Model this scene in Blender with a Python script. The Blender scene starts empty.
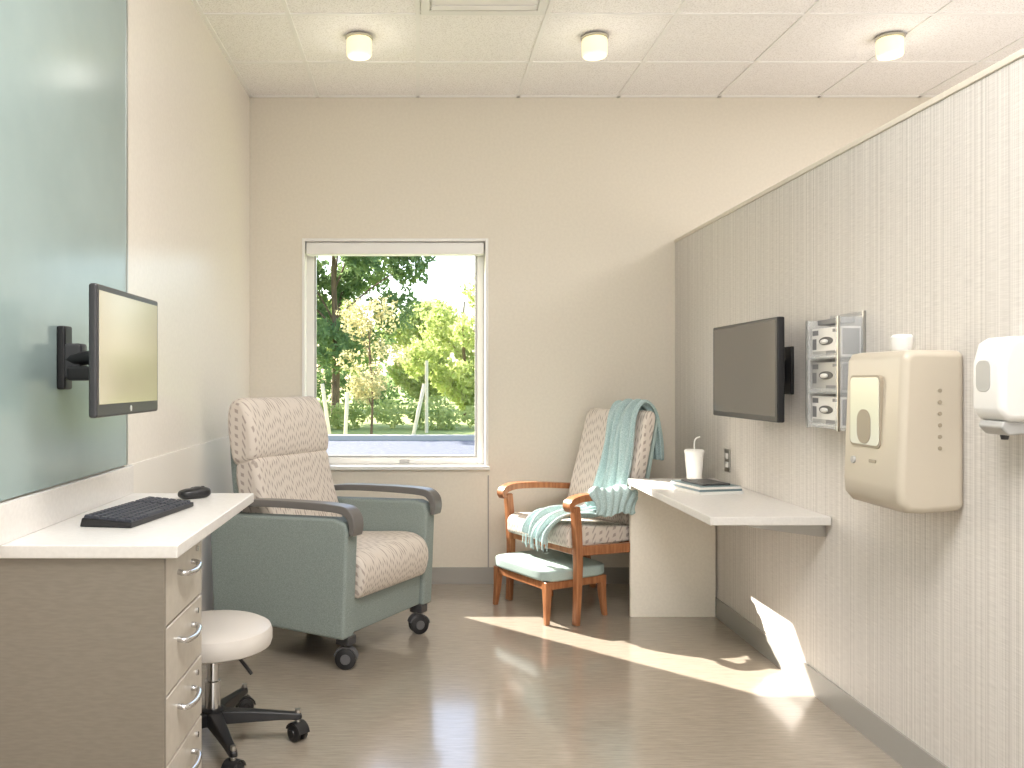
import bpy, bmesh, math, random
import numpy as np
from mathutils import Vector, Matrix, Euler
random.seed(4)
scene = bpy.context.scene
scene.view_settings.view_transform = 'Standard'

# ------------------------------------------------------------ materials
def lin(c):
    return tuple(((x/255)/12.92 if x/255 <= 0.04045 else ((x/255+0.055)/1.055)**2.4) for x in c) + (1,)
def mat(name, col, rough=0.5, metal=0.0, spec=0.5, **kw):
    m = bpy.data.materials.new(name); m.use_nodes = True
    b = m.node_tree.nodes['Principled BSDF']
    b.inputs['Base Color'].default_value = lin(col)
    b.inputs['Roughness'].default_value = rough
    b.inputs['Metallic'].default_value = metal
    b.inputs['Specular IOR Level'].default_value = spec
    for k, v in kw.items():
        b.inputs[k.replace('_', ' ')].default_value = v
    return m
def nd(m, t): return m.node_tree.nodes.new(t)
def lk(m, a, b): m.node_tree.links.new(a, b)
def texmat(name, c1, c2, rough=0.5, scale=(1,1,1), nscale=10, detail=4, lo=0.35, hi=0.65, bump=0.0, bdist=0.002, spec=0.5):
    m = mat(name, c1, rough, spec=spec)
    b = m.node_tree.nodes['Principled BSDF']
    tc = nd(m, 'ShaderNodeTexCoord'); mp = nd(m, 'ShaderNodeMapping')
    mp.inputs['Scale'].default_value = scale
    lk(m, tc.outputs['Object'], mp.inputs['Vector'])
    n = nd(m, 'ShaderNodeTexNoise'); n.inputs['Scale'].default_value = nscale
    n.inputs['Detail'].default_value = detail; out = n.outputs['Fac']
    lk(m, mp.outputs['Vector'], n.inputs['Vector'])
    r = nd(m, 'ShaderNodeValToRGB')
    r.color_ramp.elements[0].position = lo; r.color_ramp.elements[1].position = hi
    r.color_ramp.elements[0].color = lin(c1); r.color_ramp.elements[1].color = lin(c2)
    lk(m, out, r.inputs['Fac']); lk(m, r.outputs['Color'], b.inputs['Base Color'])
    if bump:
        bp = nd(m, 'ShaderNodeBump'); bp.inputs['Strength'].default_value = bump; bp.inputs['Distance'].default_value = bdist
        lk(m, out, bp.inputs['Height']); lk(m, bp.outputs['Normal'], b.inputs['Normal'])
    return m

M = {}
M['wall'] = texmat('wall_paint', (220,212,197), (224,216,201), 0.5, nscale=60, bump=0.05, bdist=0.001)
M['wall_l'] = texmat('wall_paint_satin', (228,222,212), (232,226,216), 0.26, nscale=60, bump=0.03, bdist=0.001)
M['wains'] = mat('wall_protection_sheet', (233,228,219), 0.35)
M['teal_panel'] = texmat('teal_panel', (144,161,158), (150,167,164), 0.2, nscale=3)
M['ceil'] = texmat('ceiling_tile', (228,223,218), (250,246,243), 0.85, nscale=140, detail=3, lo=0.35, hi=0.52, bump=0.25, bdist=0.003)
M['grid'] = mat('ceiling_grid_white', (242,239,235), 0.5)
M['white'] = mat('white_paint', (235,233,228), 0.4)
M['frame'] = mat('window_frame_white', (232,230,225), 0.35)
M['base'] = mat('vinyl_baseboard', (160,157,150), 0.45)
M['counter'] = texmat('laminate_counter', (219,215,209), (225,221,215), 0.3, nscale=80)
M['cream'] = texmat('laminate_cream', (238,231,217), (243,236,222), 0.4, nscale=80)
M['cab'] = texmat('laminate_taupe', (128,120,108), (134,126,114), 0.45, scale=(1,1,6), nscale=30)
M['drawer'] = texmat('laminate_drawer', (184,176,163), (190,182,169), 0.42, nscale=40)
M['chrome'] = mat('chrome', (210,210,210), 0.18, 1.0)
M['steel'] = mat('brushed_steel', (190,188,184), 0.32, 1.0)
M['black'] = mat('black_plastic', (28,28,30), 0.4)
M['dkgrey'] = mat('dark_grey_plastic', (62,62,64), 0.42)
M['print'] = mat('box_print_grey', (120,120,122), 0.4)
M['armgrey'] = mat('grey_urethane_arm', (110,107,104), 0.36)
M['key'] = mat('keycap', (58,60,68), 0.5)
M['screen'] = mat('screen_painted_reflection', (180,172,148), 0.12, spec=0.8, IOR=1.6)  # pale base colour imitates the partition's reflection on the switched-off screen
M['screen2'] = mat('tv_screen_glass', (86,83,79), 0.14, spec=0.8, IOR=1.7)
M['pane'] = mat('dispenser_pane', (226,225,208), 0.15)
M['bezel'] = mat('monitor_bezel', (56,56,58), 0.35)
M['tealfab'] = texmat('teal_upholstery', (126,137,132), (150,160,155), 0.75, nscale=350, detail=2, bump=0.2, bdist=0.001)
M['tealvin'] = texmat('teal_vinyl', (164,182,177), (172,190,185), 0.5, nscale=200, bump=0.1, bdist=0.001)
M['wood'] = texmat('cherry_wood', (142,90,56), (174,118,78), 0.35, scale=(14,14,2), nscale=4, detail=6)
M['stoolseat'] = mat('white_vinyl', (214,208,200), 0.42)
M['beige'] = mat('beige_plastic', (196,186,169), 0.32)
M['beige2'] = mat('beige_plastic_dark', (160,149,130), 0.4)
M['whiteplas'] = mat('white_plastic', (228,226,222), 0.3)
M['greyplas'] = mat('grey_plastic', (176,175,172), 0.3)
M['blanket'] = texmat('throw_knit', (152,178,178), (194,212,211), 0.9, nscale=220, detail=2, bump=0.5, bdist=0.002)
M['cup'] = mat('white_cup', (240,238,232), 0.3)
M['asphalt'] = texmat('asphalt', (74,80,92), (94,99,110), 0.9, nscale=8)
M['concrete'] = mat('concrete_curb', (190,186,176), 0.9)
M['grass'] = texmat('grass', (118,138,70), (172,180,106), 0.95, nscale=6, detail=8)
M['bark'] = texmat('bark', (96,78,58), (130,108,82), 0.9, scale=(1,1,.2), nscale=20)
M['stake'] = mat('wood_stake', (236,220,190), 0.8)
M['paper'] = mat('magazine_cover', (120,140,146), 0.35)
M['paper2'] = mat('magazine_pages', (230,228,222), 0.7)
M['fender'] = mat('caster_grey', (96,96,98), 0.35)

def fabric():
    m = mat('patterned_upholstery', (200,188,172), 0.85)
    b = m.node_tree.nodes['Principled BSDF']
    tc = nd(m,'ShaderNodeTexCoord'); sp = nd(m,'ShaderNodeSeparateXYZ'); lk(m,tc.outputs['Object'],sp.inputs[0])
    def mth(op,a,c=0):
        n=nd(m,'ShaderNodeMath'); n.operation=op
        for i,v in enumerate((a,c)):
            if isinstance(v,(int,float)): n.inputs[i].default_value=v
            elif v is not None: lk(m,v,n.inputs[i])
        return n.outputs[0]
    u = mth('ADD', sp.outputs['X'], mth('MULTIPLY', sp.outputs['Y'],0.35))
    v = mth('SUBTRACT', sp.outputs['Z'], sp.outputs['Y'])
    # lattice of slender leaf marks whose slant alternates by column
    uu = mth('MULTIPLY', u, 62); col = mth('FLOOR', uu, 0)
    par = mth('MODULO', mth('ABSOLUTE', col), 2)
    fu = mth('SUBTRACT', mth('SUBTRACT', uu, col), .5)
    wn = nd(m,'ShaderNodeTexWhiteNoise'); wn.noise_dimensions='1D'; lk(m,col,wn.inputs['W'])
    vv = mth('ADD', mth('MULTIPLY', v, 26), wn.outputs['Value'])
    fv = mth('SUBTRACT', mth('FRACT', vv), .5)
    sl = mth('SUBTRACT', mth('MULTIPLY', par, 1.0), .5)
    dx = mth('ABSOLUTE', mth('SUBTRACT', fu, mth('MULTIPLY', fv, sl)))
    d = mth('ADD', mth('MULTIPLY', dx, 3.4), mth('MULTIPLY', mth('ABSOLUTE', fv), 2.3))
    nz = nd(m,'ShaderNodeTexNoise'); nz.inputs['Scale'].default_value=60; nz.inputs['Detail'].default_value=2
    lk(m,tc.outputs['Object'],nz.inputs['Vector'])
    d = mth('ADD', d, mth('MULTIPLY', mth('SUBTRACT', nz.outputs['Fac'], .5), .7))
    r = nd(m,'ShaderNodeValToRGB'); e=r.color_ramp.elements
    e[0].position=0.70; e[0].color=lin((174,161,151)); e[1].position=1.0; e[1].color=lin((216,206,195))
    lk(m,d,r.inputs['Fac']); lk(m,r.outputs['Color'],b.inputs['Base Color'])
    return m
M['fabric'] = fabric()

def wallpaper():
    m = mat('striped_wallcovering', (200,192,182), 0.5)
    b = m.node_tree.nodes['Principled BSDF']
    tc = nd(m,'ShaderNodeTexCoord')
    def nz(scale, det):
        mp = nd(m,'ShaderNodeMapping'); mp.inputs['Scale'].default_value=scale
        lk(m,tc.outputs['Object'],mp.inputs[0])
        n = nd(m,'ShaderNodeTexNoise'); n.inputs['Scale'].default_value=1; n.inputs['Detail'].default_value=det
        lk(m,mp.outputs[0],n.inputs['Vector']); return n.outputs['Fac']
    a = nz((0,110,.05),1); c = nz((0,300,.6),2); h = nz((0,20,420),1)
    def mx(x,y,f):
        n=nd(m,'ShaderNodeMix'); n.data_type='FLOAT'; n.inputs[0].default_value=f
        lk(m,x,n.inputs[2]); lk(m,y,n.inputs[3]); return n.outputs[0]
    f = mx(mx(a,c,.45),h,.22)
    r = nd(m,'ShaderNodeValToRGB'); e=r.color_ramp.elements
    e[0].position=.36; e[0].color=lin((188,182,175)); e[1].position=.63; e[1].color=lin((229,224,217))
    lk(m,f,r.inputs['Fac']); lk(m,r.outputs['Color'],b.inputs['Base Color'])
    bp=nd(m,'ShaderNodeBump'); bp.inputs['Strength'].default_value=.15; bp.inputs['Distance'].default_value=.001
    lk(m,f,bp.inputs['Height']); lk(m,bp.outputs[0],b.inputs['Normal'])
    return m
M['paperwall'] = wallpaper()

def floormat():
    m = mat('sheet_vinyl_floor', (150,138,120), 0.2, spec=0.6, Coat_Weight=.7, Coat_Roughness=.1)
    b = m.node_tree.nodes['Principled BSDF']
    tc = nd(m,'ShaderNodeTexCoord')
    mp = nd(m,'ShaderNodeMapping'); mp.inputs['Scale'].default_value=(6,70,1); lk(m,tc.outputs['Object'],mp.inputs[0])
    n = nd(m,'ShaderNodeTexNoise'); n.inputs['Scale'].default_value=1.6; n.inputs['Detail'].default_value=8; n.inputs['Roughness'].default_value=.7
    lk(m,mp.outputs[0],n.inputs['Vector'])
    r = nd(m,'ShaderNodeValToRGB'); e=r.color_ramp.elements
    e[0].position=.35; e[0].color=lin((150,139,124)); e[1].position=.65; e[1].color=lin((170,159,144))
    lk(m,n.outputs['Fac'],r.inputs['Fac']); lk(m,r.outputs['Color'],b.inputs['Base Color'])
    bp=nd(m,'ShaderNodeBump'); bp.inputs['Strength'].default_value=.05; bp.inputs['Distance'].default_value=.001
    lk(m,n.outputs['Fac'],bp.inputs['Height']); lk(m,bp.outputs[0],b.inputs['Normal'])
    return m
M['floor'] = floormat()

def leafmat(name, c1, c2):
    m = bpy.data.materials.new(name); m.use_nodes=True
    nt=m.node_tree; nt.nodes.clear()
    out=nt.nodes.new('ShaderNodeOutputMaterial'); mix=nt.nodes.new('ShaderNodeMixShader'); mix.inputs[0].default_value=.5
    d=nt.nodes.new('ShaderNodeBsdfDiffuse'); t=nt.nodes.new('ShaderNodeBsdfTranslucent')
    tc=nt.nodes.new('ShaderNodeTexCoord'); n=nt.nodes.new('ShaderNodeTexNoise'); n.inputs['Scale'].default_value=2.5
    r=nt.nodes.new('ShaderNodeValToRGB'); r.color_ramp.elements[0].color=lin(c1); r.color_ramp.elements[1].color=lin(c2)
    r.color_ramp.elements[0].position=.35; r.color_ramp.elements[1].position=.65
    L=nt.links.new
    L(tc.outputs['Object'],n.inputs['Vector']); L(n.outputs['Fac'],r.inputs['Fac'])
    L(r.outputs['Color'],d.inputs['Color']); L(r.outputs['Color'],t.inputs['Color'])
    L(d.outputs[0],mix.inputs[1]); L(t.outputs[0],mix.inputs[2]); L(mix.outputs[0],out.inputs[0])
    return m
M['leaf_dark']=leafmat('leaves_dark',(112,138,94),(150,170,114))
M['leaf_lite']=leafmat('leaves_light',(164,180,106),(206,212,146))
M['leaf_yel']=leafmat('leaves_yellow',(182,174,120),(214,204,156))

def winglass():
    m = bpy.data.materials.new('window_glass'); m.use_nodes=True
    nt=m.node_tree; nt.nodes.clear()
    out=nt.nodes.new('ShaderNodeOutputMaterial'); mix=nt.nodes.new('ShaderNodeMixShader'); mix.inputs[0].default_value=.004
    a=nt.nodes.new('ShaderNodeBsdfTransparent'); g=nt.nodes.new('ShaderNodeBsdfGlossy'); g.inputs['Roughness'].default_value=.02
    nt.links.new(a.outputs[0],mix.inputs[1]); nt.links.new(g.outputs[0],mix.inputs[2]); nt.links.new(mix.outputs[0],out.inputs[0])
    return m
M['glass']=winglass()
def emis(name,col,s):
    m=mat(name,col,.4); b=m.node_tree.nodes['Principled BSDF']
    b.inputs['Emission Color'].default_value=lin(col); b.inputs['Emission Strength'].default_value=s; return m
M['lampglass']=emis('lamp_frosted_glass',(255,244,205),.6)
M['acrylic']=mat('clear_acrylic',(235,238,238),.08)
M['acrylic'].node_tree.nodes['Principled BSDF'].inputs['Alpha'].default_value=.22

# ------------------------------------------------------------ geometry helpers
def empty(name, loc=(0,0,0), rz=0):
    o=bpy.data.objects.new(name,None); o.empty_display_size=.1
    o.location=loc; o.rotation_euler=(0,0,rz); scene.collection.objects.link(o); return o
def mk(name, verts, faces, m, parent=None, smooth=False, bevel=0, seg=3, sub=0, angle=35):
    me=bpy.data.meshes.new(name); me.from_pydata([tuple(v) for v in verts],[],faces)
    bm=bmesh.new(); bm.from_mesh(me); bmesh.ops.recalc_face_normals(bm,faces=bm.faces); bm.to_mesh(me); bm.free()
    me.materials.append(M[m] if isinstance(m,str) else m)
    o=bpy.data.objects.new(name,me); scene.collection.objects.link(o)
    if parent: o.parent=parent
    if smooth or bevel:
        for p in me.polygons: p.use_smooth=True
        if not bevel and not sub: me.set_sharp_from_angle(angle=math.radians(angle))
    if bevel:
        md=o.modifiers.new('b','BEVEL'); md.width=bevel; md.segments=seg; md.limit_method='ANGLE'; md.angle_limit=math.radians(angle)
        md.harden_normals=False
        w=o.modifiers.new('w','WEIGHTED_NORMAL')
    if sub:
        s=o.modifiers.new('s','SUBSURF'); s.levels=sub; s.render_levels=sub
    return o
BF=[(0,3,2,1),(4,5,6,7),(0,1,5,4),(1,2,6,5),(2,3,7,6),(3,0,4,7)]
def bv(x0,x1,y0,y1,z0,z1):
    return [(x0,y0,z0),(x1,y0,z0),(x1,y1,z0),(x0,y1,z0),(x0,y0,z1),(x1,y0,z1),(x1,y1,z1),(x0,y1,z1)]
def box(name,x0,x1,y0,y1,z0,z1,m,parent=None,bevel=0,seg=2):
    return mk(name,bv(x0,x1,y0,y1,z0,z1),BF,m,parent,bevel=bevel,seg=seg)
def boxes(name,lst,m,parent=None,bevel=0):
    V=[];F=[]
    for b in lst:
        k=len(V); V+=bv(*b); F+=[tuple(i+k for i in f) for f in BF]
    return mk(name,V,F,m,parent,bevel=bevel,seg=2)
def smoothp(pts,k=6,closed=False):
    P=[Vector(p) for p in pts]; n=len(P); out=[]
    rng=range(n) if closed else range(n-1)
    for i in rng:
        if closed: a,b,c,d=P[(i-1)%n],P[i],P[(i+1)%n],P[(i+2)%n]
        else: a,b,c,d=P[max(i-1,0)],P[i],P[i+1],P[min(i+2,n-1)]
        for j in range(k):
            t=j/k
            out.append(.5*((2*b)+(c-a)*t+(2*a-5*b+4*c-d)*t*t+(3*b-a-3*c+d)*t**3))
    if not closed: out.append(P[-1])
    return out
def extr(name,pts,x0,x1,m,parent=None,bevel=.01,seg=3,axis='x'):
    """closed 2D profile (a,b) extruded along axis"""
    n=len(pts)
    def p3(p,x):
        if axis=='x': return (x,p[0],p[1])
        if axis=='y': return (p[0],x,p[1])
        return (p[0],p[1],x)
    V=[p3(p,x0) for p in pts]+[p3(p,x1) for p in pts]
    F=[tuple(range(n)),tuple(range(2*n-1,n-1,-1))]+[(i,(i+1)%n,n+(i+1)%n,n+i) for i in range(n)]
    return mk(name,V,F,m,parent,smooth=True,bevel=bevel,seg=seg,angle=50)
def ribbon(name,cl,x0,x1,m,parent=None,bevel=.008,k=6):
    """centreline (y,z,w) in YZ plane, slab between x0,x1"""
    P=smoothp([(a,b,w) for a,b,w in cl],k); n=len(P); V=[];F=[]
    for i,p in enumerate(P):
        q=P[min(i+1,n-1)]-P[max(i-1,0)]; t=Vector((q.x,q.y)).normalized(); nn=Vector((-t.y,t.x))*p.z/2
        for s,x in ((1,x0),(1,x1),(-1,x1),(-1,x0)):
            V.append((x,p.x+nn.x*s,p.y+nn.y*s))
    for i in range(n-1):
        for j in range(4): F.append((i*4+j,i*4+(j+1)%4,i*4+4+(j+1)%4,i*4+4+j))
    F.append((0,1,2,3)); F.append(tuple(4*(n-1)+j for j in (3,2,1,0)))
    return mk(name,V,F,m,parent,smooth=True,bevel=bevel,seg=3,angle=50)
def tube(name,pts,r,m,parent=None,k=6,seg=10,smooth_path=True):
    P=smoothp(pts,k) if smooth_path else [Vector(p) for p in pts]
    n=len(P); V=[];F=[]; up=None
    for i,p in enumerate(P):
        t=(P[min(i+1,n-1)]-P[max(i-1,0)]).normalized()
        if up is None:
            up=t.orthogonal().normalized()
        up=(up-t*up.dot(t)).normalized(); s=t.cross(up)
        rr=r[0]+(r[1]-r[0])*i/(n-1) if isinstance(r,tuple) else r
        for j in range(seg):
            a=2*math.pi*j/seg; V.append(p+up*math.cos(a)*rr+s*math.sin(a)*rr)
    for i in range(n-1):
        for j in range(seg): F.append((i*seg+j,i*seg+(j+1)%seg,(i+1)*seg+(j+1)%seg,(i+1)*seg+j))
    F.append(tuple(range(seg))); F.append(tuple((n-1)*seg+j for j in range(seg)))
    return mk(name,V,F,m,parent,smooth=True,angle=60)
def lathe(name,prof,m,parent=None,loc=(0,0,0),seg=32,axis='z'):
    V=[];F=[];n=len(prof)
    for r,z in prof:
        for j in range(seg):
            a=2*math.pi*j/seg; x,y=r*math.cos(a),r*math.sin(a)
            if axis=='z': v=(x,y,z)
            elif axis=='x': v=(z,x,y)
            else: v=(x,z,y)
            V.append((v[0]+loc[0],v[1]+loc[1],v[2]+loc[2]))
    for i in range(n-1):
        for j in range(seg): F.append((i*seg+j,i*seg+(j+1)%seg,(i+1)*seg+(j+1)%seg,(i+1)*seg+j))
    F.append(tuple(range(seg))); F.append(tuple((n-1)*seg+j for j in range(seg)))
    return mk(name,V,F,m,parent,smooth=True,angle=40)
def cushion(name,c,d,m,parent=None,n=6,rot=(0,0,0),cuts=11,fn=None):
    bm=bmesh.new(); bmesh.ops.create_cube(bm,size=2); bmesh.ops.subdivide_edges(bm,edges=bm.edges,cuts=cuts,use_grid_fill=True)
    R=Euler(rot).to_matrix()
    for v in bm.verts:
        p=v.co; s=(abs(p.x)**n+abs(p.y)**n+abs(p.z)**n)**(1/n); q=p/s
        q=Vector((q.x*d[0]/2,q.y*d[1]/2,q.z*d[2]/2))
        if fn: q=fn(q)
        v.co=R@q+Vector(c)
    me=bpy.data.meshes.new(name); bm.to_mesh(me); bm.free(); me.materials.append(M[m])
    for p in me.polygons: p.use_smooth=True
    o=bpy.data.objects.new(name,me); scene.collection.objects.link(o)
    if parent: o.parent=parent
    return o

# ------------------------------------------------------------ room shell
H=2.966; XL=-1.03; XP=1.56; YB=5.2; XR=5.0; YF=-1.8
box('floor',XL-.15,XR+.15,YF-.15,YB+.2,-.1,0,'floor')
box('ceiling',XL-.15,XR+.15,YF-.15,YB+.2,H,H+.1,'ceil')
wx0,wx1,wz0,wz1=-.70,.41,.715,2.09
boxes('wall_back',[(XL-.15,wx0,YB,YB+.2,0,H),(wx1,XR+.15,YB,YB+.2,0,H),(wx0,wx1,YB,YB+.2,0,wz0),(wx0,wx1,YB,YB+.2,wz1,H)],'wall')
box('wall_left',XL-.15,XL,YF-.15,YB,0,H,'wall_l')
box('wall_right',XR,XR+.15,YF-.15,YB,0,H,'wall')
box('wall_front',XL,XR,YF-.15,YF,0,H,'wall')
box('wall_partition',XP,XP+.12,-.9,YB,0,2.075,'paperwall')
box('trim_1',XP-.006,XP+.126,-.9,YB,2.075,2.095,'wall',bevel=.003)
box('baseboard_back',XL,XP,YB-.008,YB,0,.1,'base')
box('baseboard_left',XL,XL+.008,3.05,YB-.01,0,.1,'base')
box('baseboard_right',XP-.008,XP,-.9,YB-.01,0,.1,'base')
box('wall_panel_teal',XL,XL+.012,YF,2.97,.945,H,'teal_panel')
box('trim_2',XL,XL+.016,2.97,2.978,.945,H,'steel')
box('wall_wainscot',XL,XL+.006,2.978,YB,.1,.94,'wains',bevel=.002)
box('trim_3',.418,.426,YB-.004,YB,.1,.66,'base')
# ceiling grid
g=[]
x=-.006-.61
while x<XR:
    g.append((x-.010,x+.010,YF,YB,H-.006,H)); x+=.61
y=4.635
while y>YF:
    g.append((XL,XR,y-.010,y+.010,H-.0055,H)); y-=.61
g.append((XL,XR,YB-.02,YB,H-.006,H)); g.append((XL,XL+.02,YF,YB,H-.006,H))
boxes('ceiling_grid',g,'grid')
# diffuser
dv=empty('air_vent',(.299,3.72,H))
boxes('frame',[(-.29,.29,-.29,-.25,-.012,-.007),(-.29,.29,.25,.29,-.012,-.007),(-.29,-.25,-.25,.25,-.012,-.007),(.25,.29,-.25,.25,-.012,-.007)],'white',dv)
boxes('louvres',[(-.24,.24,-.235+i*.06,-.19+i*.06,-.016,-.007) for i in range(8)],'grid',dv)
# window
w=empty('window_1',(0,0,0))
fy0,fy1=5.29,5.34
boxes('frame',[(wx0,wx0+.05,fy0,fy1,wz0,wz1),(wx1-.05,wx1,fy0,fy1,wz0,wz1),(wx0+.05,wx1-.05,fy0,fy1,wz0,wz0+.045),(wx0+.05,wx1-.05,fy0,fy1,wz1-.05,wz1)],'frame',w,bevel=.004)
boxes('sash',[(wx0+.05,wx0+.062,fy0+.01,fy1-.01,wz0+.045,wz1-.05),(wx1-.062,wx1-.05,fy0+.01,fy1-.01,wz0+.045,wz1-.05),(wx0+.062,wx1-.062,fy0+.01,fy1-.01,wz0+.045,wz0+.057)],'greyplas',w)
box('glass',wx0+.05,wx1-.05,5.313,5.317,wz0+.045,wz1-.05,'glass',w)
boxes('casing',[(wx0-.012,wx0+.006,YB-.008,fy0,wz0-.0,wz1+.012),(wx1-.006,wx1+.012,YB-.008,fy0,wz0-.0,wz1+.012),(wx0+.006,wx1-.006,YB-.008,fy0,wz1-.006,wz1+.012)],'frame',w,bevel=.002)
box('sill',wx0-.02,wx1+.02,YB-.03,fy0,wz0-.02,wz0+.002,'frame',w,bevel=.004)
box('shade_cassette',wx0+.01,wx1-.01,YB+.01,YB+.085,wz1-.085,wz1-.008,'frame',w,bevel=.01)
box('latch',-.12,-.06,fy0-.01,fy0,wz0+.012,wz0+.03,'greyplas',w,bevel=.003)

# ------------------------------------------------------------ ceiling lamps
for lx in (-.30,.88,2.36):
    L=empty('ceiling_lamp',(lx,4.28,H))
    lathe('canopy',[(.0,-.006),(.066,-.006),(.070,-.010),(.070,-.014),(.04,-.018),(0,-.018)],'steel',L)
    lathe('shade',[(.0,-.018),(.058,-.018),(.063,-.023),(.063,-.098),(.056,-.106),(.0,-.106)],'lampglass',L)
    ld=bpy.data.lights.new('bulb','POINT'); ld.energy=1.0; ld.color=(1,.96,.88); ld.shadow_soft_size=.06
    lo=bpy.data.objects.new('bulb',ld); lo.parent=L; lo.location=(0,0,-.2); scene.collection.objects.link(lo)

# ------------------------------------------------------------ left desk
dk=empty('computer_desk',(0,0,0))
ZT=.843
box('countertop',XL+.012,-.58,2.05,3.0,ZT-.032,ZT,'counter',dk,bevel=.003)
box('backsplash',XL+.012,XL+.028,2.05-1.2,3.0,ZT+.0,ZT+.098,'counter',dk,bevel=.002)
box('cabinet_body',XL+.012,-.64,2.075,2.435,.09,ZT-.032,'cab',dk)
box('toe_kick',XL+.012,-.70,2.09,2.42,0,.09,'base',dk)
box('end_panel',XL+.012,-.615,2.06,2.078,.0,ZT-.032,'cab',dk,bevel=.002)
for i in range(4):
    z1=ZT-.04-i*.172; z0=z1-.166
    box('drawer_%d'%(i+1),-.64,-.618,2.082,2.43,z0,z1,'drawer',dk,bevel=.003)
    zc=z1-.055
    tube('handle_%d'%(i+1),[(-.618,2.19,zc),(-.596,2.195,zc-.004),(-.588,2.255,zc-.008),(-.596,2.315,zc-.004),(-.618,2.32,zc)],.0075,'chrome',dk)
    lathe('lock_%d'%(i+1),[(0,-.618),(.008,-.618),(.008,-.612),(0,-.612)],'chrome',dk,loc=(0,2.37,z1-.03),axis='x',seg=14)
# monitor
mo=empty('computer_monitor',(-.798,2.365,1.313))
box('bezel',-.022,0,-.25,.25,-.168,.168,'bezel',mo,bevel=.007,seg=3)
box('screen',-.004,.0015,-.235,.235,-.135,.152,'screen',mo,bevel=.001)
box('rear_housing',-.05,-.02,-.17,.17,-.11,.11,'black',mo,bevel=.014,seg=3)
lathe('logo',[(0,.0),(.008,.0),(.008,.0015),(0,.0015)],'greyplas',mo,loc=(0,0,-.151),axis='x',seg=16)
box('vesa_plate',-.075,-.048,-.06,.06,-.06,.06,'black',mo,bevel=.004)
tube('arm',[(-.075,0,0),(-.12,.03,-.01),(-.19,.05,-.015)],.02,'black',mo)
box('arm_lower',-.18,-.075,-.0,.05,-.075,-.035,'black',mo,bevel=.008)
box('wall_bracket',-.220,-.195,.03,.085,-.10,.08,'black',mo,bevel=.006)
box('pivot_block',-.20,-.15,.03,.08,-.07,.03,'dkgrey',mo,bevel=.008)
# keyboard
kb=empty('computer_keyboard',(-.808,2.49,ZT+.001),math.radians(-9))
extr('case',[(.072,.0),(.072,.014),(-.072,.024),(-.078,.0)],-.20,.20,'black',kb,bevel=.003,axis='y')
V=[];F=[]
def kz(x): return .0145+(.072-x)/.144*.010
for r in range(6):
    xx=-.060+r*.0235
    y=-.192
    while y<.19:
        wd=.0165
        if r==5 and -.10<y<-.0: wd=.10
        if .080<y<.090 : y=.092
        if y+wd>.196: break
        x0,x1=xx-.0105,xx+.0105
        k=len(V); b=bv(x0,x1,y,y+wd,0,1)
        cx,cy=(x0+x1)/2,y+wd/2
        for i,v in enumerate(b):
            if i<4: V.append((v[0],v[1],kz(v[0])-.001))
            else: V.append((cx+(v[0]-cx)*.74,cy+(v[1]-cy)*(.80 if wd<.05 else .97),kz(v[0])+.0065))
        F+=[tuple(i+k for i in f) for f in BF]; y+=wd+.003
mk('keys',V,F,'key',kb)
ms=empty('computer_mouse',(-.755,2.87,ZT),math.radians(-50))
cushion('body',(0,0,.016),(.062,.112,.036),'black',ms,n=2.6,fn=lambda q:Vector((q.x,q.y,max(q.z,-.0155)+(.004 if q.y>0 else 0)*(q.z>0))))
lathe('wheel',[(0,-.003),(.008,-.003),(.008,.003),(0,.003)],'dkgrey',ms,loc=(0,.03,.031),axis='x',seg=16)

# ------------------------------------------------------------ caster helper
def caster(name,x,y,parent,R=.035,ang=0,fend='fender'):
    e=bpy.data.objects.new(name,None); e.location=(x,y,0); e.rotation_euler=(0,0,ang); scene.collection.objects.link(e); e.parent=parent
    for i,s in enumerate((-1,1)):
        lathe('wheel_%d'%i,[(0,s*.006),(R*.85,s*.006),(R,s*.010),(R,s*.022),(R*.8,s*.026),(0,s*.026)],'black',e,loc=(0,0,R),axis='x',seg=24)
        lathe('hub_%d'%i,[(0,s*.026),(R*.5,s*.026),(R*.45,s*.029),(0,s*.029)],fend,e,loc=(0,0,R),axis='x',seg=18)
    pts=[]
    for j in range(9):
        a=math.radians(15+j*20); pts.append((math.cos(a)*(R+.008),R+math.sin(a)*(R+.008)))
    for j in range(8,-1,-1):
        a=math.radians(15+j*20); pts.append((math.cos(a)*(R+.003),R+math.sin(a)*(R+.003)))
    extr('fender',pts,-.024,.024,fend,e,bevel=.001)
    lathe('stem',[(0,R*2),(.009,R*2),(.009,R*2+.05),(0,R*2+.05)],'steel',e,seg=12)
    return e
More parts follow.
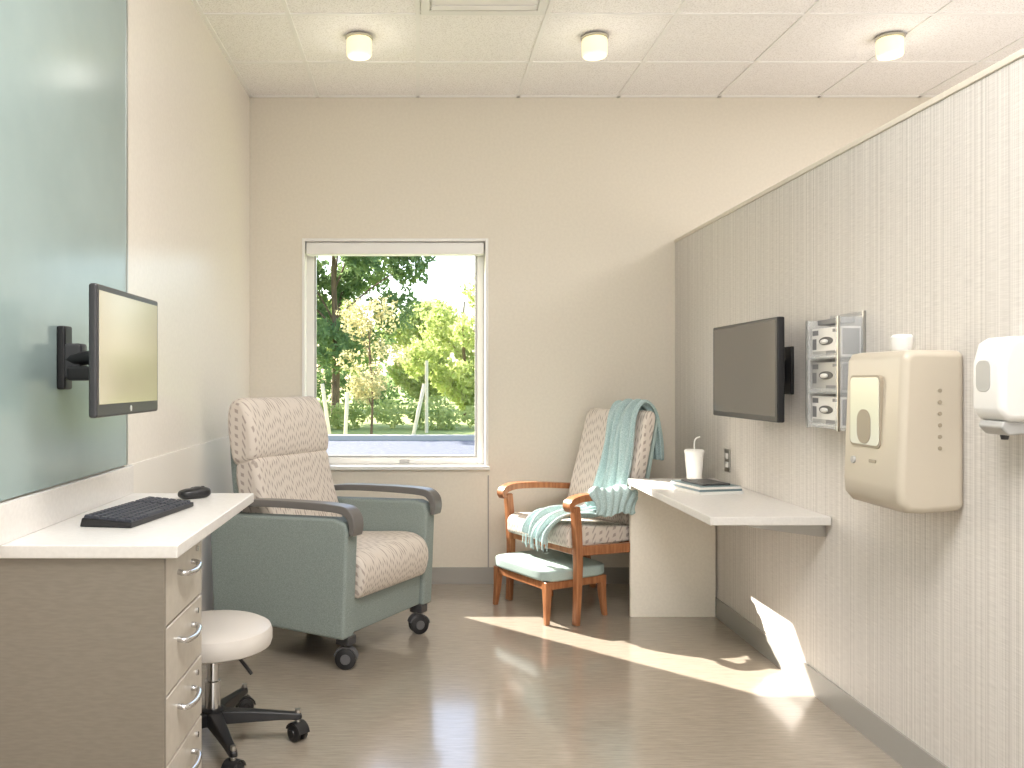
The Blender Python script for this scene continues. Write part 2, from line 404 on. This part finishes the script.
# ------------------------------------------------------------ stool
st=empty('rolling_stool',(-.70,2.90,0))
lathe('seat',[(0,.335),(.18,.335),(.195,.343),(.2,.358),(.2,.385),(.194,.402),(.175,.412),(.1,.416),(0,.417)],'stoolseat',st,seg=48)
lathe('seat_plate',[(0,.322),(.1,.322),(.1,.335),(0,.335)],'black',st)
lathe('column',[(0,.1),(.026,.1),(.026,.22),(.019,.222),(.019,.322),(0,.322)],'chrome',st)
tube('height_lever',[(0.02,-.02,.315),(.08,-.03,.315),(.10,-.03,.30),(.14,-.04,.255)],.006,'black',st)
lathe('hub',[(0,.075),(.04,.075),(.045,.09),(.04,.125),(.03,.13),(0,.13)],'black',st)
for i in range(5):
    a=math.radians(8+72*i); c,s=math.cos(a),math.sin(a)
    V=[];F=[]
    secs=[(.02,.030,.078,.122),(.12,.024,.078,.115),(.22,.018,.078,.104),(.285,.015,.074,.096),(.3,.010,.076,.092)]
    for r,hw,z0,z1 in secs:
        for (t,z) in ((-hw,z0),(hw,z0),(hw*.75,z1),(-hw*.75,z1)):
            V.append((r*c-t*s,r*s+t*c,z))
    for k in range(4):
        for j in range(4): F.append((k*4+j,k*4+(j+1)%4,k*4+4+(j+1)%4,k*4+4+j))
    F+=[(0,1,2,3),(16,17,18,19)]
    mk('base_leg_%d'%(i+1),V,F,'black',st,bevel=.005)
    caster('caster_%d'%(i+1),.285*c,.285*s,st,R=.029,ang=a+.7,fend='black')

# ------------------------------------------------------------ recliner
rc=empty('recliner_chair',(-.44,4.10,0),math.radians(58.7))
for s,nm in ((-1,'near'),(1,'far')):
    x0,x1=(-.37,-.285) if s<0 else (.285,.37)
    pts=[(-.365,.14),(-.385,.60),(-.37,.635),(-.32,.65),(.32,.62),(.40,.59),(.41,.56),(.385,.14)]
    extr('side_panel_'+nm,pts,x0,x1,'tealfab',rc,bevel=.014,seg=4)
    ax=-.335 if s<0 else .335
    ribbon('armrest_'+nm,[(-.405,.585,.02),(-.408,.63,.032),(-.39,.672,.036),(-.33,.692,.034),(-.1,.693,.032),(.15,.682,.03),(.30,.655,.025),(.37,.628,.015)],ax-.036,ax+.036,'armgrey',rc,bevel=.012)
extr('front_panel',[(-.345,.145),(-.355,.35),(-.30,.37),(-.28,.145)],-.284,.284,'tealfab',rc,bevel=.01)
box('undercarriage',-.29,.29,-.28,.36,.135,.34,'dkgrey',rc,bevel=.01)
box('rear_panel',-.284,.284,.35,.39,.14,.56,'tealfab',rc,bevel=.01)
seatp=smoothp([(-.375,.30),(-.405,.37),(-.40,.44),(-.36,.485),(-.28,.50),(-.1,.485),(.15,.46),(.2,.42),(.18,.36),(-.1,.34),(-.3,.31)],5,True)
extr('seat_cushion',seatp,-.282,.282,'fabric',rc,bevel=.03,seg=5)
lowb=smoothp([(.12,.44),(.10,.52),(.13,.62),(.165,.72),(.188,.81),(.210,.875),(.30,.885),(.34,.8),(.30,.6),(.26,.42)],5,True)
extr('back_cushion_lower',lowb,-.284,.284,'fabric',rc,bevel=.035,seg=5)
upb=smoothp([(.216,.868),(.200,.92),(.212,1.01),(.240,1.09),(.28,1.145),(.335,1.15),(.378,1.10),(.378,.98),(.345,.85),(.28,.84)],5,True)
extr('headrest_cushion',upb,-.294,.294,'fabric',rc,bevel=.045,seg=6)
extr('back_shell',smoothp([(.26,.40),(.30,.6),(.34,.8),(.37,1.02),(.385,1.08),(.40,1.04),(.385,.8),(.35,.55),(.31,.40)],4,True),-.25,.25,'tealfab',rc,bevel=.006)
for i,(x,y) in enumerate(((-.30,-.33),(.30,-.33),(-.30,.32),(.30,.32))):
    caster('caster_%d'%(i+1),x,y,rc,R=.045,ang=.5+i*.4)
    box('caster_mount_%d'%(i+1),x-.03,x+.03,y-.035,y+.035,.105,.145,'dkgrey',rc,bevel=.006)

# ------------------------------------------------------------ wooden armchair
pc=empty('patient_armchair',(.890,4.70,0),math.radians(-60.6))
for s,nm in ((-1,'far'),(1,'near')):
    xc=.29*s; a,b=xc-.019,xc+.019
    ribbon('front_leg_'+nm,[(-.275,0,.026),(-.268,.12,.032),(-.262,.30,.040),(-.270,.48,.044),(-.282,.60,.042)],a,b,'wood',pc,bevel=.006)
    ribbon('arm_'+nm,[(-.315,.580,.020),(-.325,.606,.028),(-.300,.630,.034),(-.22,.643,.034),(-.05,.637,.032),(.12,.622,.032),(.26,.612,.030)],xc-.028,xc+.028,'wood',pc,bevel=.010)
    ribbon('back_leg_'+nm,[(.34,0,.026),(.30,.15,.034),(.255,.35,.042),(.235,.5,.04),(.245,.62,.034)],a,b,'wood',pc,bevel=.006)
    ribbon('side_rail_'+nm,[(-.26,.375,.05),(0,.365,.05),(.25,.355,.05)],xc-.014,xc+.014,'wood',pc,bevel=.005)
box('front_rail',-.275,.275,-.272,-.248,.35,.40,'wood',pc,bevel=.005)
box('rear_rail',-.275,.275,.235,.257,.33,.38,'wood',pc,bevel=.005)
sp=smoothp([(-.285,.385),(-.31,.43),(-.30,.475),(-.25,.495),(-.1,.485),(.12,.465),(.18,.43),(.16,.39),(-.1,.385)],5,True)
extr('seat_cushion',sp,-.265,.265,'fabric',pc,bevel=.025,seg=5)
bp_=smoothp([(.115,.47),(.10,.54),(.125,.66),(.165,.78),(.20,.90),(.235,1.02),(.265,1.065),(.305,1.07),(.325,1.03),(.30,.92),(.25,.72),(.215,.55),(.19,.45)],5,True)
extr('back_cushion',bp_,-.25,.25,'fabric',pc,bevel=.03,seg=5)
extr('back_shell',smoothp([(.19,.42),(.225,.55),(.262,.72),(.31,.92),(.335,1.02),(.345,1.01),(.325,.9),(.28,.7),(.24,.53),(.21,.42)],4,True),-.235,.235,'tealvin',pc,bevel=.004)

# footstool
fo=empty('footstool',(.70,4.61,0),math.radians(-60.6))
cushion('cushion',(0,0,.245),(.50,.42,.07),'tealvin',fo,n=7)
boxes('apron',[(-.235,.235,-.195,-.175,.175,.215),(-.235,.235,.175,.195,.175,.215),(-.235,-.215,-.175,.175,.175,.215),(.215,.235,-.175,.175,.175,.215)],'wood',fo,bevel=.003)
for i,(x,y) in enumerate(((-.215,-.178),(.215,-.178),(-.215,.178),(.215,.178))):
    V=[]; 
    for z,h,o in ((0,.012,.022),(.1,.016,.008),(.215,.021,0)):
        ox=x+math.copysign(o,x)*.6; oy=y+math.copysign(o,y)*.6
        V+=[(ox-h,oy-h,z),(ox+h,oy-h,z),(ox+h,oy+h,z),(ox-h,oy+h,z)]
    F=[(0,1,2,3),(8,9,10,11)]+[(k*4+j,k*4+(j+1)%4,k*4+4+(j+1)%4,k*4+4+j) for k in range(2) for j in range(4)]
    mk('leg_%d'%(i+1),V,F,'wood',fo,bevel=.004)

# throw blanket (in chair local frame)
tb=empty('throw_blanket',(.890,4.70,0),math.radians(-60.6))
cl=[(.11,.362,.80,.23),(.11,.360,.92,.22),(.105,.340,1.05,.22),(.10,.288,1.092,.22),(.11,.22,1.03,.22),(.125,.175,.90,.22),(.150,.13,.76,.23),(.160,.085,.63,.25),(.160,.03,.545,.26),(.15,-.07,.52,.27),(.13,-.18,.525,.27),(.11,-.28,.512,.24),(.095,-.335,.46,.21),(.085,-.350,.41,.20)]
P=[]
for i in range(len(cl)-1):
    a,b,c,d=[Vector(cl[max(0,min(len(cl)-1,i+j))]) for j in (-1,0,1,2)]
    for j in range(6):
        t=j/6; P.append(.5*((2*b)+(c-a)*t+(2*a-5*b+4*c-d)*t*t+(3*b-a-3*c+d)*t**3))
P.append(Vector(cl[-1])); nu=len(P); nv=41; V=[];F=[]
for i,p in enumerate(P):
    q=P[min(i+1,nu-1)]-P[max(i-1,0)]; t=Vector((q[0],q[1],q[2])).normalized()
    side_=Vector((1,0,0)); side_=(side_-t*side_.dot(t)).normalized(); nn=side_.cross(t).normalized()
    for j in range(nv):
        u=j/(nv-1)-.5; f=i/(nu-1)
        wv=math.sin(u*34+f*5)*.012+math.sin(u*19-f*9+1)*.011+math.sin(u*60+f*13)*.003
        off=.024+wv
        V.append(Vector((p[0],p[1],p[2]))+side_*(u*p[3]*(1+.12*math.sin(f*17+u*3)))-nn*off)
for i in range(nu-1):
    for j in range(nv-1): F.append((i*nv+j,i*nv+j+1,(i+1)*nv+j+1,(i+1)*nv+j))
o=mk('cloth',V,F,'blanket',tb,smooth=True,sub=1)
sm=o.modifiers.new('so','SOLIDIFY'); sm.thickness=.006; sm.offset=0
# arm drape
V=[];F=[]
path=[(.17,.05,.57),(.21,.02,.62),(.25,-.01,.665),(.285,-.03,.682),(.322,-.04,.662),(.335,-.05,.61),(.337,-.06,.55)]
PP=smoothp(path,5); nu=len(PP); nv=31
for i,p in enumerate(PP):
    for j in range(nv):
        u=j/(nv-1)-.5; wv=math.sin(u*38+i*.25)*.008
        V.append((p.x+wv*.9,p.y+u*.30*(1+.15*math.sin(i*.4)),p.z+wv*.7+.008*math.sin(u*11)))
for i in range(nu-1):
    for j in range(nv-1): F.append((i*nv+j,i*nv+j+1,(i+1)*nv+j+1,(i+1)*nv+j))
o=mk('cloth_fold',V,F,'blanket',tb,smooth=True,sub=1)
sm=o.modifiers.new('so','SOLIDIFY'); sm.thickness=.008; sm.offset=0
V=[];F=[]
for j in range(25):
    x=-.015+j*.0082; zz=.415; yy=-.380+.010*math.sin(j*1.1); k=len(V)
    dx=random.uniform(-.008,.008); L_=random.uniform(.035,.06)
    V+=bv(x-.002,x+.002,yy-.002,yy+.002,zz-L_,zz+.01)
    for m_ in range(4): V[k+m_]=(V[k+m_][0]+dx,V[k+m_][1],V[k+m_][2])
    F+=[tuple(i+k for i in f) for f in BF]
mk('fringe',V,F,'blanket',tb)

# ------------------------------------------------------------ right wall desk
wd=empty('side_desk',(0,0,0))
box('countertop',1.10,XP-.001,3.226,4.50,.69,.722,'counter',wd,bevel=.003)
box('support_panel',1.105,XP-.009,4.465,4.49,0,.69,'cream',wd,bevel=.002)
extr('bracket',[(XP-.001,.69),(XP-.001,.64),(XP-.03,.64),(1.27,.675),(1.25,.69)],3.27,3.34,'steel',wd,bevel=.002,axis='y')
cp=empty('drinking_cup',(1.395,4.33,.722))
lathe('cup_body',[(0,0),(.033,0),(.036,.01),(.047,.15),(.045,.15),(.034,.012),(0,.010)],'cup',cp)
lathe('lid',[(0,.150),(.049,.148),(.050,.158),(.044,.166),(0,.168)],'cup',cp)
tube('straw',[(0,0,.165),(.004,.0,.215),(.03,.0,.23)],.0035,'cup',cp,seg=8)
mg=empty('magazine_stack',(1.34,4.00,.722),math.radians(12))
box('magazine_lower',-.11,.11,-.14,.14,0,.012,'paper2',mg,bevel=.001)
box('magazine_middle',-.105,.11,-.13,.145,.0125,.022,'paper',mg,bevel=.001)
box('magazine_upper',-.105,.10,-.135,.13,.0225,.034,'paper2',mg,bevel=.001)
box('magazine_cover',-.105,.10,-.135,.13,.034,.0355,'paper',mg)
box('tablet',-.07,.07,-.10,.10,.0356,.044,'dkgrey',mg,bevel=.003)
ou=empty('wall_outlet',(XP,4.31,.835))
box('plate',-.006,0,-.036,.036,-.058,.058,'steel',ou,bevel=.002)
boxes('sockets',[(-.008,-.006,-.017,.017,.008,.036),(-.008,-.006,-.017,.017,-.036,-.008)],'whiteplas',ou)

# television
tv=empty('television',(1.38,3.65,1.28))
box('bezel',0,.03,-.36,.36,-.205,.205,'black',tv,bevel=.006,seg=3)
box('screen',-.0015,.004,-.345,.345,-.182,.192,'screen2',tv,bevel=.001)
box('rear_housing',.025,.055,-.26,.26,-.15,.12,'black',tv,bevel=.013)
box('mount_arm',.05,.165,-.05,.05,-.05,.05,'dkgrey',tv,bevel=.005)
box('wall_plate',.165,.18,-.1,.1,-.1,.1,'black',tv,bevel=.003)

# glove box holder
gh=empty('glove_box_holder',(XP,3.105,1.257))
box('back_plate',-.004,0,-.126,.126,-.195,.225,'acrylic',gh)
for i in range(3):
    z0=-.185+i*.125
    box('glove_box_%d'%(i+1),-.080,-.008,-.108,.112,z0,z0+.108,'whiteplas' if i!=1 else 'greyplas',gh,bevel=.002)
    boxes('box_print_%d'%(i+1),[(-.0808,-.080,-.100,.0,z0+.006,z0+.024),(-.0808,-.080,.06,.105,z0+.083,z0+.101),(-.0808,-.080,-.100,-.05,z0+.09,z0+.101),
        (-.0808,-.080,.075,.105,z0+.03,z0+.07),(-.074,-.014,-.1088,-.108,z0+.008,z0+.100)],'print',gh)
    box('box_band_%d'%(i+1),-.0806,-.080,.0,.105,z0+.006,z0+.024,'greyplas',gh)
    V=[(-.0815,.0+.052*math.cos(t),z0+.060+.015*math.sin(t)) for t in np.linspace(0,2*math.pi,24,endpoint=False)]
    V2=[(-.080,a[1],a[2]) for a in V]
    mk('box_opening_%d'%(i+1),V+V2,[tuple(range(24)),tuple(range(24,48))]+[(k,(k+1)%24,24+(k+1)%24,24+k) for k in range(24)],'dkgrey',gh)
    cushion('glove_tuft_%d'%(i+1),(-.083,0.01,z0+.058),(.012,.055,.018),'whiteplas',gh,n=2.3,cuts=6)
    box('shelf_%d'%(i+1),-.092,-.004,-.115,.118,z0-.006,z0-.001,'acrylic',gh)
boxes('clear_sides',[(-.092,-.004,-.122,-.118,-.195,.205),(-.092,-.004,.120,.124,-.195,.205)],'acrylic',gh)
boxes('front_lips',[(-.096,-.092,-.122,-.102,-.195,.205),(-.096,-.092,.104,.124,-.195,.205)]+[(-.096,-.092,-.102,.104,-.191+i*.125,-.172+i*.125) for i in range(3)],'acrylic',gh)
boxes('edge_rails',[(-.098,-.090,-.124,-.118,-.197,.207),(-.098,-.090,.120,.126,-.197,.207),(-.010,0,-.126,-.120,-.197,.225)],'steel',gh)
box('folded_booklets',-.07,-.02,-.09,.09,.186,.205,'print',gh,bevel=.002)

# paper towel dispenser
pt=empty('paper_towel_dispenser',(XP,2.60,1.09))
prof=[(0,-.225),(0,.235),(-.14,.237),(-.165,.232),(-.178,.21),(-.186,.0),(-.192,-.16),(-.188,-.205),(-.165,-.232),(-.12,-.235)]
extr('housing',prof,-.165,.165,'beige',pt,bevel=.022,seg=5,axis='y')
def arch(x,y0,y1,z0,z1,r=.03,n=6):
    pts=[]
    for (cy,cz,a0) in ((y1-r,z1-r,0),(y0+r,z1-r,90),(y0+r,z0+r,180),(y1-r,z0+r,270)):
        for k in range(n+1):
            a=math.radians(a0+90*k/n); pts.append((cy+r*math.cos(a),cz+r*math.sin(a)))
    return pts
def plate(name,pts,x0,x1,m,parent): return extr(name,pts,x0,x1,m,parent,bevel=.0008,seg=1)
plate('window_rim',arch(0,-.065,.115,-.055,.165,.02),-.191,-.176,'beige2',pt)
plate('window_pane',arch(0,-.058,.108,-.048,.158,.016),-.193,-.188,'pane',pt)
plate('paper_slot',arch(0,-.015,.065,-.045,.06,.035),-.1945,-.192,'beige2',pt)
lathe('push_button',[(0,-.186),(.012,-.186),(.011,-.196),(0,-.197)],'greyplas',pt,loc=(0,.09,-.10),axis='x',seg=20)
plate('label',arch(0,-.04,.0,-.10,-.09,.004),-.1915,-.186,'beige2',pt)
for k in range(6):
    lathe('side_lens_%d'%k,[(0,-.1665),(.006,-.1665),(.006,-.164),(0,-.164)],'beige2',pt,loc=(-.075,0,.12-k*.033),axis='y',seg=12)
sb=empty('soap_bottle',(XP-.10,2.58,1.327))
lathe('bottle',[(0,0),(.028,0),(.032,.006),(.032,.042),(.025,.05),(0,.052)],'whiteplas',sb)
# sanitizer dispenser
sd=empty('hand_sanitizer_dispenser',(XP,2.18,1.23))
box('wall_plate',-.02,0,-.062,.062,-.10,.115,'greyplas',sd,bevel=.006)
pr=[(-.0,-.095),(-.0,.12),(-.075,.12),(-.10,.105),(-.115,.05),(-.115,-.06),(-.098,-.095)]
extr('cover',pr,-.06,.06,'whiteplas',sd,bevel=.018,seg=5,axis='y')
plate('sight_window',arch(0,-.02,.035,-.02,.06,.02),-.1165,-.112,'greyplas',sd)
extr('push_bar',[(-.03,-.125),(-.03,-.093),(-.10,-.093),(-.105,-.11),(-.085,-.13)],-.045,.045,'greyplas',sd,bevel=.006,axis='y')
lathe('nozzle',[(0,-.142),(.008,-.142),(.012,-.125),(0,-.125)],'dkgrey',sd,loc=(-.065,0,0),seg=14)

# ------------------------------------------------------------ exterior
GZ=-.15
box('ground_lawn',-60,60,5.45,120,GZ-.1,GZ,'grass')
box('road_asphalt',-60,60,8,19.3,GZ,GZ+.02,'asphalt')
box('road_curb',-60,60,19.3,19.55,GZ,GZ+.14,'concrete')
def foliage(name,blobs,n,size,m,parent):
    rng=np.random.default_rng(len(name)+n)
    tot=sum(b[3]**2 for b in blobs); V=[];F=[]
    for (bx,by,bz,r) in blobs:
        k=int(n*r*r/tot)
        for _ in range(k):
            d=rng.normal(size=3); d/=np.linalg.norm(d); rr=r*(rng.uniform(.25,1)**.5)*(1+.18*math.sin(d[0]*7+d[2]*5))
            c=np.array((bx,by,bz))+d*rr*np.array((1,1,.9))
            a=rng.normal(size=3); a/=np.linalg.norm(a); b=np.cross(a,rng.normal(size=3)); b/=np.linalg.norm(b)
            s=size*rng.uniform(.6,1.3); q=len(V)
            V+= [c-a*s, c-b*s*.45, c+a*s, c+b*s*.45]; F.append((q,q+1,q+2,q+3))
    me=bpy.data.meshes.new(name); me.from_pydata([tuple(v) for v in V],[],F); me.materials.append(M[m])
    o=bpy.data.objects.new(name,me); scene.collection.objects.link(o); o.parent=parent; return o
def tree(name,x,y,h,cr,m,n,size,tr=.15,seed=0,lo=.30,spread=1.0):
    rnd=random.Random(seed); e=empty(name,(x,y,GZ))
    tube('trunk',[(0,0,0),(.03,0,h*.3),(-.05,0,h*.6),(0,0,h*.85)],(tr,tr*.3),'bark',e)
    bl=[]
    for i in range(20):
        a=rnd.uniform(0,6.28); rz=rnd.uniform(lo,.92); rad=cr*math.sin(math.pi*min(1,(rz-.15)/.9))*rnd.uniform(.3,.9)*spread
        bx,by,bz=rad*math.cos(a),rad*math.sin(a),h*rz
        bl.append((bx,by,bz,cr*rnd.uniform(.22,.40)))
        if i<9: tube('branch_%d'%i,[(0,0,h*rz*.65),(bx*.5,by*.5,h*rz*.85),(bx,by,bz)],(tr*.3,tr*.08),'bark',e,seg=6,k=3)
    foliage('foliage',bl,n,size,m,e); return e
tree('large_tree',-2.75,28,8.2,2.8,'leaf_dark',15000,.12,.15,1)
tree('large_tree',-8.5,30,9,3.4,'leaf_dark',9000,.16,.2,2)
tree('young_tree',-1.2,21.5,3.5,1.15,'leaf_yel',2600,.055,.035,3,.30)
tree('broad_tree',1.75,33,5.2,2.6,'leaf_lite',13000,.11,.10,4,.12,1.1)
tree('broad_tree',.2,40,5.0,2.4,'leaf_lite',9000,.15,.16,5,.15)
tree('broad_tree',-5.5,42,6.0,3.0,'leaf_lite',8000,.16,.16,6)
tree('broad_tree',7.5,36,7,3.2,'leaf_dark',8000,.16,.18,7)
hd=empty('hedge',(0,24.2,GZ)); rnd=random.Random(9); bl=[]
for i in range(60): bl.append((-12+i*.42+rnd.uniform(-.2,.2),rnd.uniform(-.5,.5),rnd.uniform(.2,.6),rnd.uniform(.3,.55)))
foliage('foliage',bl,22000,.07,'leaf_lite',hd)
hd=empty('hedge',(0,50,GZ)); bl=[]
for i in range(50): bl.append((-20+i*.85,rnd.uniform(-1,1),rnd.uniform(.6,2.2),rnd.uniform(1.2,1.9)))
foliage('foliage',bl,16000,.2,'leaf_dark',hd)
for i,(sx,sy,tx,hh) in enumerate(((-2.15,20.6,-.18,1.3),(-1.75,20.3,.05,1.1),(-.15,20.4,.28,1.3),(.2,22.5,0,1.9))):
    s=empty('tree_stake',(sx,sy,GZ)); tube('stake',[(0,0,0),(tx,0,hh)],.045,'stake',s,smooth_path=False,seg=8)

# ------------------------------------------------------------ lights & world
W=bpy.data.worlds.new('World'); scene.world=W; W.use_nodes=True
nt=W.node_tree; bg=nt.nodes['Background']; sky=nt.nodes.new('ShaderNodeTexSky'); sky.sky_type='NISHITA'
sky.sun_disc=False; sky.sun_elevation=math.radians(35); sky.sun_rotation=math.radians(-45); sky.air_density=1.0; sky.dust_density=2.0
nt.links.new(sky.outputs[0],bg.inputs[0]); bg.inputs[1].default_value=.55
sd_=Vector((1.0,-1,-1.02)).normalized()
sl=bpy.data.lights.new('sun','SUN'); sl.energy=20; sl.angle=math.radians(.53); sl.color=(1,.94,.86)
so=bpy.data.objects.new('sun',sl); so.rotation_euler=sd_.to_track_quat('-Z','Y').to_euler(); so.location=(-6,12,8); scene.collection.objects.link(so)
def area(name,loc,rot,sx,sy,e,col=(1,.985,.985)):
    l=bpy.data.lights.new(name,'AREA'); l.shape='RECTANGLE'; l.size=sx; l.size_y=sy; l.energy=e; l.color=col
    o=bpy.data.objects.new(name,l); o.location=loc; o.rotation_euler=rot; scene.collection.objects.link(o); return o
area('added_ceiling_fill',(.3,1.2,H-.02),(0,0,0),1.2,1.2,68)  # unseen fill lamps added under the ceiling, no fittings modelled
area('added_ceiling_fill',(3.3,3.2,H-.02),(0,0,0),1.2,1.2,38)  # added fill for the space beyond the partition
area('added_ceiling_fill',(3.3,.2,H-.02),(0,0,0),1.2,1.2,50)
area('added_up_fill',(3.4,2.6,1.4),(math.radians(180),0,0),2.4,3.0,34)  # added out-of-view fills aimed up to brighten the ceiling
area('added_up_fill',(.3,1.3,2.2),(math.radians(180),0,0),1.6,1.0,40)
area('added_rear_fill',(.9,YF+.05,1.6),(math.radians(90),0,0),2.4,1.4,34)  # added fill behind the camera, no window in that wall

cam=bpy.data.cameras.new('camera'); cam.sensor_width=36; cam.lens=854/1024*36
cam.shift_x=93/1024; cam.shift_y=-4/1024; cam.clip_start=.05; cam.clip_end=300
co=bpy.data.objects.new('camera',cam); co.location=(0,0,1.24); co.rotation_euler=(math.radians(90),0,0)
scene.collection.objects.link(co); scene.camera=co
